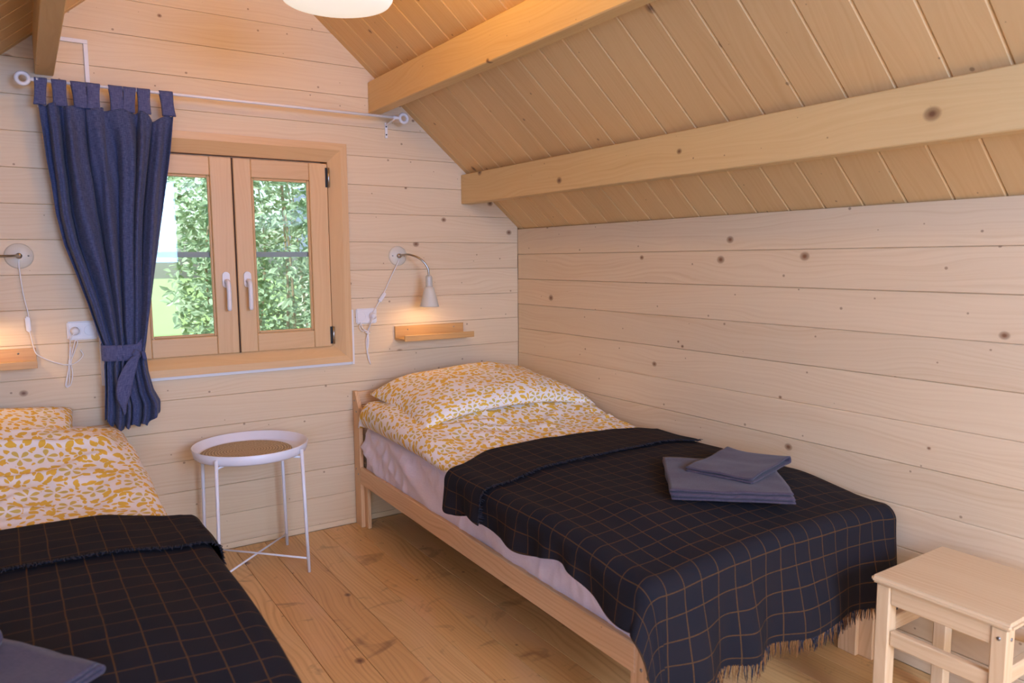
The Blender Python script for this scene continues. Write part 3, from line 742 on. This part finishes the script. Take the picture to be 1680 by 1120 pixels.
# ---------------------------------------------------------------- beds
def bed(origin, rz, mir, label, posth):
    root = thing('single_bed', label, 'bed', origin, rz, 'twin pine beds')
    def b(name, lo, hi, axis, bev=.0025):
        (u0, v0, z0), (u1, v1, z1) = lo, hi
        x0, x1 = (u0, u1) if not mir else (-u1, -u0)
        return bx(name, (x0, -v1, z0), (x1, -v0, z1), BEDW, root, axis, bev)
    Wd = .94; Ln = 2.075; RT, RB = .293, .212
    for far_ in (0, 1):
        f = (lambda a, c: (a, c)) if not far_ else (lambda a, c: (Wd-c, Wd-a))
        # head post: a flat outer board with a slanted top, and an inner board behind the rail
        u0, u1 = f(0, .018)
        pts = [(0, 0), (posth, 0), (posth, -.028), (posth-.075, -.070), (0, -.070)]   # (z, -v)
        X = Vector((0, 0, 1)); Yv = Vector((0, 1, 0)); Zv = X.cross(Yv)
        uu = u0 if not mir else -u0
        R = Matrix((X, Yv, Zv)).transposed().to_4x4()
        xx = (u0 if not mir else -u1)
        cz = posth/2
        p = prism('head_post', [(a-cz, c+.035) for a, c in pts], .018, BEDW, root, Matrix.Translation((xx, -.035, cz)) @ R, 0, 0.0)
        p.data.update()
        a0, a1 = f(.0185, .036)
        b('inner_leg', (a0, .045, 0), (a1, .108, RB-.0), 'z')
        for bz_, bv in ((posth-.045, .018), (posth-.095, .040), (.275, .016), (.255, .045)):
            xs = (-.0008, .001) if not far_ else (Wd-.001, Wd+.0008)
            xs = [(-q if mir else q) for q in xs]
            tube('bolt_head', [(xs[0], -bv, bz_), (xs[1], -bv, bz_)], .0048, STEEL, root, 10)
        # foot post
        b('foot_post', (u0, Ln-.070, 0), (u1, Ln, .300), 'z')
        b('inner_leg', (a0, Ln-.108, 0), (a1, Ln-.045, RB), 'z')
        for bz_, bv in ((.272, Ln-.020), (.235, Ln-.045), (.225, Ln-.02)):
            xs = (-.0008, .001) if not far_ else (Wd-.001, Wd+.0008)
            xs = [(-q if mir else q) for q in xs]
            tube('bolt_head', [(xs[0], -bv, bz_), (xs[1], -bv, bz_)], .0048, STEEL, root, 10)
        r0, r1 = f(.0, .020)
        b('side_rail', (r0, .0705, RB), (r1, Ln-.0705, RT), 'y', .003)
        s0, s1 = f(.0205, .045)
        b('slat_ledge', (s0, .05, RB+.005), (s1, Ln-.05, RB+.03), 'y')
    b('headboard_slat', (.0185, .004, posth-.068), (Wd-.0185, .024, posth-.004), 'x')
    b('headboard_slat', (.0185, .010, posth-.112), (Wd-.0185, .030, posth-.0695), 'x')
    b('head_rail', (.037, .010, .215), (Wd-.037, .030, .30), 'x')
    b('foot_rail', (.037, Ln-.028, .215), (Wd-.037, Ln-.008, .297), 'x')
    for k in range(13):
        v = .14+k*.145
        b('bed_slat', (.040, v, RB+.031), (Wd-.040, v+.068, RB+.047), 'x')
    return root
B1 = dict(o=Vector((-.953, -.010, 0)), r=-.0205, mir=False)
B2 = dict(o=Vector((-1.958, -.010, 0)), r=.0205, mir=True)
bed(B1['o'], B1['r'], False, 'pine single bed against the right wall, its side rail and legs in full view', .65)
bed(B2['o'], B2['r'], True, 'pine single bed at the left edge, mostly hidden under its bedding', .625)
def P(B, u, v, z): return Vector((-u if B['mir'] else u, -v, z))

def mattress(B, label, seed):
    u0, u1, v0, v1, z0, z1 = .022, .918, .072, 2.045, .262, .492
    root = B['o']
    def f(a, b):
        # b wraps: bottom edge -> side -> top -> far side
        r = .035
        perim = [(u0+.01, z0), (u0, z0+.02), (u0, z1-r)] + [(u0+r-r*math.cos(t), z1-r+r*math.sin(t)) for t in (PI/6, PI/3, PI/2)] + \
                [(u0+(u1-u0)*q, z1) for q in (.2, .5, .8)] + [(u1-r+r*math.sin(t), z1-r+r*math.cos(t)) for t in (0, PI/6, PI/3, PI/2)] + [(u1, z0+.02), (u1-.01, z0)]
        # subdivide
        n = len(perim)-1; k = min(n-1, int(b*n)); t = b*n-k
        uu = perim[k][0]+(perim[k+1][0]-perim[k][0])*t; zz = perim[k][1]+(perim[k+1][1]-perim[k][1])*t
        v = v0+(v1-v0)*a
        e = .04; din = min(a*(v1-v0), (1-a)*(v1-v0)); sh = 0
        if din < e: sh = e-math.sqrt(max(0, e*e-(e-din)**2))
        cu, cz = (u0+u1)/2, (z0+z1)/2
        side = uu < u0+.05
        uu = uu+(cu-uu)*sh*.9/(.45) ; zz = zz-(zz-cz)*sh*.9/.12*.35
        if side:
            # diagonal pull creases of the sheet
            d = zz*1.0 + v*.45
            wv = nz(d*13, v*1.5, seed)*.024 + nz(d*30, v*2.5, seed+4)*.011
            rg = max(0, 1-abs(nz(d*9+.5, v*1.1, seed+9))*3.2)**2*.016 + max(0, 1-abs(nz(d*20, v*2.0, seed+12))*3)**2*.008
            wv = wv*.5+rg-.006
            uu += -wv*ss(z0, z0+.05, zz)*ss(z1+.01, z1-.05, zz); uu += .012*math.sin(PI*(zz-z0)/(z1-z0))*-1
        return P(B, uu, v, zz), (v, b)
    o = sheet('mattress', 260, 84, f, SHEET, None, Matrix.Translation(B['o']) @ Matrix.Rotation(B['r'], 4, 'Z'))
    # close the ends and the bottom
    bm = bmesh.new(); bm.from_mesh(o.data); 
    bmesh.ops.holes_fill(bm, edges=[e for e in bm.edges if e.is_boundary], sides=0)
    bmesh.ops.recalc_face_normals(bm, faces=bm.faces)
    bm.to_mesh(o.data); bm.free()
    tag(o, label, 'mattress'); return o
mattress(B1, 'mattress in a pale lilac sheet on the right-hand bed', 1.3)
mattress(B2, 'mattress of the left-hand bed, hidden under its yellow duvet and dark blanket', 5.3)

def duvet_h(B, u, v):
    """height of the duvet's top above the floor"""
    s = 0 if not B['mir'] else 50
    z = .536 + .118*ss(1.10, .30, v)*(1-.32*ss(.30, .0, u)) + .010*math.sin(PI*u/.94) - .045*ss(1.6, 2.0, v)
    if B['mir']: z += .060*math.exp(-((v-.46)/.14)**2)*ss(.0, .12, u)
    z += nz(u*3.0, v*3.2, s+1)*.016*ss(1.15, .85, v)*1.4
    z += nz(u*10, v*7+u*3, s+2)*.006*ss(1.15, .9, v) + nz(u*24, v*16, s+3)*.0025*ss(1.1, .9, v)
    z += .009*max(0, 1-abs(nz(u*4+v*2, v*9-u*3, s+7))*5)*ss(1.0, .85, v)*ss(.02, .2, u)
    return z
def duvet(B, label):
    u0, u1, v0, v1 = -.022, .928, (.05 if B['mir'] else .125), 1.86
    R = .038
    def f(a, b):
        # a: around the side (bottom aisle edge -> top -> wall side); b: along
        v = v0+(v1-v0)*b
        edge = .5*nz(v*5, 2.0, 7 if B['mir'] else 1)*.016
        zb = .4965
        if a < .12:
            t = a/.12; th = PI*t   # aisle roll
            top = duvet_h(B, .05, v); hgt = max(.03, (top-zb))
            uu = .03-(.05)*math.sin(th) + edge*1.2; zz = zb + hgt*(1-math.cos(th))/2
            if t > .5: zz = zb+hgt*(.5-.5*math.cos(th))
            uu += .02*ss(1.0, 1.15, v)
            droop = .012*ss(.3, 1.1, v); zz -= droop*math.sin(th)
            if not B['mir']: pass
        else:
            t = (a-.12)/.88; uu = .03+(u1-.03)*t; zz = duvet_h(B, .05+(u1-.05)*t, v); uu += .02*ss(1.0, 1.15, v)*(1-t)
            if t > .95: zz -= (zz-zb)*.6*((t-.95)/.05)**2
        if b < .03: zz = zb+(zz-zb)*math.sqrt(max(0, 1-(1-b/.03)**2))
        return P(B, uu, v, zz), (uu*1.0+(0 if a > .12 else -(.12-a)*.9), v)
    o = sheet('duvet', 150, 260, f, FLORAL, None, Matrix.Translation(B['o']) @ Matrix.Rotation(B['r'], 4, 'Z'), thick=.004, offset=(1 if B['mir'] else -1))
    tag(o, label, 'duvet'); return o
duvet(B1, 'yellow leaf-print duvet spread on the right-hand bed')
duvet(B2, 'yellow leaf-print duvet spread on the left-hand bed')

def pillow(B, cu, cv, hu, hv, th, base, tilt, yaw, label, seed, sag=0):
    """plump rectangular cushion; tilt lifts the head side"""
    o = None
    def f(a, b):
        th_ = b*2*PI  # not used
        return None
    n = 60
    me = bpy.data.meshes.new('pillow'); V = []; UV = []; Fc = []
    R = Matrix.Rotation(yaw, 3, 'Z') @ Matrix.Rotation(tilt, 3, 'X')
    for side in (1, -1):
        for j in range(n+1):
            for i in range(n+1):
                a, b = i/n*2-1, j/n*2-1
                # ease to put more vertices near the rim
                a_ = math.sin(a*PI/2); b_ = math.sin(b*PI/2)
                e = max(0, (1-abs(a_)**3.2))**.5*max(0, (1-abs(b_)**3.0))**.5
                z = side*th*.5*e**.85
                cor = abs(a_)**6*abs(b_)**6
                x = a_*hu*(1-.05*(1-abs(b_)**2)*0+.0) * (1-.045*(1-abs(b_))*abs(a_)); y = b_*hv*(1-.045*(1-abs(a_))*abs(b_))
                w = nz(x*4, y*4, seed+side)*.018 + nz(x*11+y*4, y*9, seed+3)*.007 + nz(x*25, y*22, seed+5)*.003
                z += w*e
                if side < 0: z *= .4
                p = R @ Vector((x, y, z)); p.z += -sag*abs(x/hu)**2.5
                V.append(tuple(P(B, cu, cv, base) + Vector(((p.x if not B['mir'] else -p.x), p.y, p.z)))); UV.append((x+(x/hu)*(th*.5-abs(z))*.8+1.3*side, y+(y/hv)*(th*.5-abs(z))*1.2+.4))
    m = (n+1)*(n+1)
    for s in (0, 1):
        for j in range(n):
            for i in range(n):
                a = s*m+j*(n+1)+i; q = (a, a+1, a+n+2, a+n+1); Fc.append(q if s == 0 else q[::-1])
    me.from_pydata(V, [], Fc); L = me.uv_layers.new(name='UVMap')
    for p in me.polygons:
        p.use_smooth = True
        for li in p.loop_indices: L.data[li].uv = UV[me.loops[li].vertex_index]
    bm = bmesh.new(); bm.from_mesh(me); bmesh.ops.remove_doubles(bm, verts=bm.verts, dist=.0004); bmesh.ops.recalc_face_normals(bm, faces=bm.faces); bm.to_mesh(me); bm.free()
    for p in me.polygons: p.use_smooth = True
    o = bpy.data.objects.new('pillow', me); COL.objects.link(o); me.materials.append(FLORAL)
    o.matrix_world = Matrix.Translation(B['o']) @ Matrix.Rotation(B['r'], 4, 'Z')
    tag(o, label, 'pillow'); return o
pillow(B1, .486, .395, .440, .285, .165, .672, .10, .02, 'plump yellow leaf-print pillow at the head of the right-hand bed', 2.2, .055)
pillow(B2, .545, .235, .40, .235, .15, .630, .30, .02, 'yellow leaf-print pillow leaning on the headboard of the left-hand bed', 8.4)

# ---------------------------------------------------------------- blankets
def blanket(B, label, sd):
    mw = Matrix.Translation(B['o']) @ Matrix.Rotation(B['r'], 4, 'Z')
    UW = .925; U0 = -.030; V0, VT = 1.02, 2.085; side = .150; foot = .315; R = .045
    def top(u, v):
        z = .556 + .010*math.sin(PI*min(1, max(0, u/.94))) - .030*ss(1.75, 2.08, v) - .012*ss(.2, 0, u) + nz(u*4, v*4, sd)*.006 + nz(u*13, v*9, sd+2)*.0022
        z -= .010*ss(.80, .93, u)
        return z
    def surf(s, t, lift=0):
        a = max(0, U0-s); b = max(0, t-VT); u = max(s, U0); v = min(t, VT)
        r = math.hypot(a, b); z = top(u, v)+lift
        if r > 1e-6:
            du, dv = -a/r, b/r
            if r < R*PI/2: out = R*math.sin(r/R); dn = R*(1-math.cos(r/R))
            else: out = R; dn = R+(r-R*PI/2)
            k = ss(.03, .28, dn)
            if a > 0 and b > 0: q = t*1.0+s; 
            # hanging folds
            if b <= 0: fold = .010*math.sin(t*38+nz(t*3, 0, sd)*4)*ss(.02, .13, dn) + .012*nz(t*4, 1, sd)*k
            else:
                ang = math.atan2(b, a) if a > 0 else PI/2
                fold = .020*math.sin(s*24+nz(s*3, 5, sd)*3+1)*k + .016*k*math.sin(ang*5)
                out += .010*k if a > 0 else 0
            out += fold + (lift if r > .02 else 0)
            out += .012*k
            return P(B, u+du*out, v+dv*out, z-dn)
        return P(B, u, v, z)
    root = thing('blanket', label, 'blanket', B['o'], B['r'])
    def side_len(t): return side*(1+.10*math.sin(t*9+1)+.22*nz(t*5, 0, sd+9)) + .015*ss(1.3, 1.05, t)
    VS = lambda s: .085*ss(.16, -.06, s) + .05*ss(.7, .93, s)
    def f(a, b):
        t = V0+(VT+foot-V0)*b
        sl = side_len(min(t, VT))
        s = -sl+U0 + (UW+sl-U0)*a
        t += VS(s)*(1-b)
        if t > VT: s = U0-sl*.55*1 + (UW+sl*.55-U0)*a if False else s
        return surf(s, t), (s+3, t+2)
    sheet('blanket_cloth', 190, 230, f, CHECK, root, None, thick=.0035, offset=(1 if not B['mir'] else -1))
    # top end folded back over itself, ending in a frayed edge
    V2 = 1.335
    def g(a, b):
        t0 = V0-.004+(V2+.02*math.sin(a*5)-V0)*b
        sl = side_len(t0)+.008
        s = -sl+U0 + (UW-.002+sl-U0)*a
        t0 += VS(s)*(1-.6*b)
        lift = .011+.004*nz(s*7, t0*5, sd)
        if b < .10: lift = .011*math.sin(b/.10*PI/2)
        return surf(s, t0, lift), (s+5.02, t0+7)
    sheet('folded_edge', 170, 40, g, CHECK, root, None, thick=.0035, offset=(1 if not B['mir'] else -1))
    # fringe: frayed yarns along the fold's end and the foot's hem
    rnd = random.Random(int(sd*10)); bm = bmesh.new()
    def yarn(p, d, ln, mi, wob):
        pts = [p]; q = p.copy()
        for k in range(3):
            q = q + d*ln/3 + Vector((rnd.uniform(-wob, wob), rnd.uniform(-wob, wob)*.5, 0)); pts.append(q)
        tube_bm(bm, pts, [.0016, .0014, .0012, .0005], 4, True, mi)
    s = -side_len(V2)+U0
    while s < UW:
        t_ = V2+.4*VS(s)+.02*math.sin((s-U0+side)/(UW+side-U0)*5)-.004
        p = surf(s, t_-.002, .013); p2 = surf(s, t_+.02, .010); yarn(p, (p2-p).normalized(), rnd.uniform(.008, .022), 0, .004); s += rnd.uniform(.0025, .006)
    lab(link_bm('fold_fringe', bm, [THREAD_D, THREAD_B], root, None, True), 'short dark frayed fringe'); 
    bm = bmesh.new(); s = -side_len(VT)+U0
    while s < UW:
        p = surf(s, VT+foot-.003, 0)
        yarn(p, Vector((0, 0, -1)), rnd.uniform(.028, .050), 1 if rnd.random() < .45 else 0, .0045); s += rnd.uniform(.003, .0055)
    o = lab(link_bm('hem_fringe', bm, [THREAD_D, THREAD_B], root, None, True), 'long brown and navy yarn fringe')
    for c in root.children:
        if 'fringe' in c.name: c['kind'] = 'stuff'
    return top
T1 = blanket(B1, 'dark navy check blanket with a fringed hem over the foot of the right-hand bed', 1.7)
T2 = blanket(B2, 'dark check blanket with brown lines on the left-hand bed', 6.1)

# ---------------------------------------------------------------- folded towels
def folded(name, cx, cy, z0, L, Wd, n, d, rz, label, cat, seed, curl=0.0, mat=TOWEL, root=None, group=None, bend=0):
    """cloth folded n times: a serpentine profile (local X) carried along local Y"""
    prof = []; half = L/2
    for k in range(n):
        dirn = 1 if k % 2 == 0 else -1; zc = k*d; ins = .004*((k*7) % 3)
        m = 22
        for i in range(m+1):
            x = -half+ins+(L-2*ins)*i/m
            prof.append((x*dirn, zc))
        if k < n-1:
            for i in range(1, 5):
                an = -PI/2+PI*i/5; prof.append((dirn*(half-ins+math.cos(an)*d*.5), zc+d/2+math.sin(an)*d/2))
    N = len(prof)
    def f(a, b):
        i = min(N-2, int(a*(N-1))); t = a*(N-1)-i
        x = prof[i][0]+(prof[i+1][0]-prof[i][0])*t; z = prof[i][1]+(prof[i+1][1]-prof[i][1])*t
        y = (b-.5)*Wd
        hfrac = z/(max(1, n-1)*d)
        y += .006*nz(x*9, z*60, seed) + .004*hfrac
        x += .005*nz(y*9, z*60, seed+2)
        zz = z + (.006*nz(x*7, y*7, seed) + .003*nz(x*18, y*15, seed+1))*hfrac + .002
        zz += curl*hfrac*((y/(Wd/2))**2)*(.5+.5*x/half)
        zz += bend*math.cos(PI*y/Wd)*(1-hfrac*0) 
        return Vector((x, y, zz)), (x+seed, y+z*2)
    o = sheet(name, N*1, 36, f, mat, None, None, thick=.0045, offset=0)
    o.location = (cx, cy, z0); o.rotation_euler = (0, 0, rz)
    tag(o, label, cat, group); return o
folded('bath_towel', -.445, -1.815, .568, .375, .345, 4, .0080, math.radians(49), 'larger slate-violet folded towel lying on the right-hand bed', 'towel', 3.0)
folded('hand_towel', -.35, -1.795, .598, .30, .215, 2, .009, math.radians(16), 'smaller slate-violet towel folded on top of the larger one, right-hand bed', 'towel', 6.0, curl=.010)
folded('bath_towel', -2.385, -1.945, .570, .345, .30, 3, .0095, math.radians(35), 'larger slate-violet folded towel at the bottom left corner, on the left-hand bed', 'towel', 9.0)
folded('hand_towel', -2.445, -1.925, .600, .30, .22, 2, .010, math.radians(75), 'smaller slate-violet towel on top of the larger one, left-hand bed', 'towel', 12.0, curl=.01)

# ---------------------------------------------------------------- stool
st = thing('stool', 'small pine stool with a square seat beside the foot of the right-hand bed', 'stool', (-.275, -2.472, 0))
HX, HY = .175, .166
bx('seat', (-HX, -HY, .430), (HX, HY, .450), STOOLW, st, 'y', .007, 3)
for sx in (-1, 1):
    for sy in (-1, 1):
        x0, x1 = sorted((sx*(HX-.010), sx*(HX-.046))); y0, y1 = sorted((sy*(HY-.012), sy*(HY-.048)))
        bx('leg', (x0, y0, 0), (x1, y1, .4295), STOOLW, st, 'z', .003)
for sx in (-1, 1):
    x0, x1 = sorted((sx*(HX-.014), sx*(HX-.034)))
    bx('apron', (x0, -HY+.0485, .382), (x1, HY-.0485, .4295), STOOLW, st, 'y', .002)
    x0, x1 = sorted((sx*(HX-.016), sx*(HX-.036)))
    bx('stretcher', (x0, -HY+.0485, .272), (x1, HY-.0485, .312), STOOLW, st, 'y', .003)
for sy in (-1, 1):
    y0, y1 = sorted((sy*(HY-.014), sy*(HY-.034)))
    bx('stretcher', (-HX+.0465, y0, .292), (HX-.0465, y1, .332), STOOLW, st, 'x', .003)
for p in ((-HX+.0275, -HY+.0115, .405), (-HX+.0095, -HY+.03, .405)):
    q = Vector(p); d = Vector((0, -1, 0)) if p[0] == -HX+.0275 else Vector((-1, 0, 0))
    tube('bolt_head', [q, q+d*.0012], .0045, STEEL, st, 10)

# ---------------------------------------------------------------- outdoors
def grass_mat():
    t = NT('lawn'); o = t.new('ShaderNodeTexCoord').outputs['Object']
    n = t.noise(o, 3, 4); n2 = t.noise(o, 40, 2)
    col = t.mix(n, srgb(120, 150, 84), srgb(170, 190, 120)); col = t.mix(t.math('MULTIPLY', n2, .5), col, srgb(96, 126, 70))
    return t.done(col, .9)
def leaf_mat():
    t = NT('glossy_leaf'); oi = t.new('ShaderNodeTexCoord').outputs['Object']
    n = t.noise(oi, 14, 1); n2 = t.noise(oi, 2.0, 2)
    col = t.mix(t.ramp(n, .35, .65), srgb(88, 118, 90), srgb(176, 196, 172)); col = t.mix(t.math('MULTIPLY', n2, .4), col, srgb(190, 208, 186))  # pale grey-green tones put the haze of glass reflections into the leaves
    m = t.done(col, .38)
    tr = t.new('ShaderNodeBsdfTranslucent'); tr.inputs[0].default_value = srgb(130, 170, 96); mx = t.new('ShaderNodeMixShader'); mx.inputs[0].default_value = .25
    t.l.new(t.p.outputs[0], mx.inputs[1]); t.l.new(tr.outputs[0], mx.inputs[2]); t.l.new(mx.outputs[0], t.n['Material Output'].inputs[0])
    return m
LEAF = leaf_mat(); BARK = plain('pale_bark', srgb(150, 132, 112), .8)
bm = bmesh.new(); bmesh.ops.create_grid(bm, x_segments=2, y_segments=2, size=1)
for v in bm.verts: v.co = Vector((v.co.x*60, v.co.y*40, 0))
g = link_bm('lawn', bm, grass_mat(), None, Matrix.Translation((0, 40.3, -.45))); g['kind'] = 'structure'

def shrub(cx, cy, rx, ry, h, n, label, seed, size=.064, z0=-.45):
    r = random.Random(seed); t = thing('shrub', label, 'shrub', (cx, cy, z0), 0, 'shrubs outside the window')
    V = []; Fc = []
    for k in range(int(9*rx)+3):
        x = r.uniform(-rx, rx)*.8; y = r.uniform(-ry, ry)*.5; pts = [(x, y, 0)]; xx, yy = x, y
        for q in range(1, 6):
            xx += r.uniform(-.09, .09); yy += r.uniform(-.06, .06); pts.append((xx, yy, h*q/5*r.uniform(.9, 1)))
        tube('stem', smooth_path(pts, 3), [.016*(1-.8*i/15) for i in range(16)], BARK, t, 6)
    for k in range(n):
        # leaves crowd towards the outer surface
        while True:
            x, y, z = r.uniform(-1, 1), r.uniform(-1, 1), r.uniform(0, 1)
            q = x**4+y**4+max(0, z-.75)**2*8
            if q < 1 and r.random() < .25+q: break
        c = Vector((x*rx, y*ry, .05+z*h))
        c += Vector((nz(c.x*3, c.z*3, seed), nz(c.y*3, c.z*2, seed+3), 0))*.12
        d = Vector((r.gauss(0, 1), r.gauss(0, .7)-.3, r.gauss(-.1, .6))).normalized(); nrm = Vector((r.gauss(0, .6), r.gauss(-.5, .5), r.gauss(.6, .5))); w = d.cross(nrm).normalized(); nn = w.cross(d)
        L = size*r.uniform(.6, 1.25); wd = L*.26; i0 = len(V)
        V += [c, c+d*L*.35+w*wd+nn*L*.06, c+d*L*.7+w*wd*.7+nn*L*.04, c+d*L-nn*L*.1, c+d*L*.7-w*wd*.7+nn*L*.04, c+d*L*.35-w*wd+nn*L*.06]
        Fc += [(i0, i0+1, i0+2, i0+3), (i0, i0+3, i0+4, i0+5)]
    me = bpy.data.meshes.new('foliage'); me.from_pydata([tuple(v) for v in V], [], Fc)
    o = bpy.data.objects.new('foliage', me); COL.objects.link(o); finish(o, 'foliage', LEAF, t); o['kind'] = 'stuff'
shrub(-.70, 2.0, .70, .45, 3.1, 9500, 'leafy shrub seen through the left window pane', 11)
shrub(.65, 2.3, .62, .45, 3.2, 6500, 'leafy shrub seen through the right window pane', 12)
shrub(.55, 3.9, 1.5, .5, 3.6, 12000, 'darker shrub standing behind the nearer ones outside', 13, .07)
# neighbour's roof and far trees
nb = thing('neighbour_house', 'grey-blue roofed house glimpsed through the leaves of the right pane', 'house', (4.6, 11.5, -.45))
bx('house_wall', (-1.6, -1, 0), (1.6, 2, 1.9), plain('pale_render', srgb(196, 190, 186), .8), nb, None, .01)
bm = bmesh.new(); A = [(-2, -1.3, 1.9), (2, -1.3, 1.9), (2, 2.3, 1.9), (-2, 2.3, 1.9), (-2, .5, 3.2), (2, .5, 3.2)]; vs = [bm.verts.new(p) for p in A]
for q in ((0, 1, 5, 4), (2, 3, 4, 5), (0, 4, 3), (1, 2, 5), (0, 3, 2, 1)): bm.faces.new([vs[i] for i in q])
link_bm('roof', bm, plain('grey_blue_roofing', srgb(120, 128, 160), .6), nb)
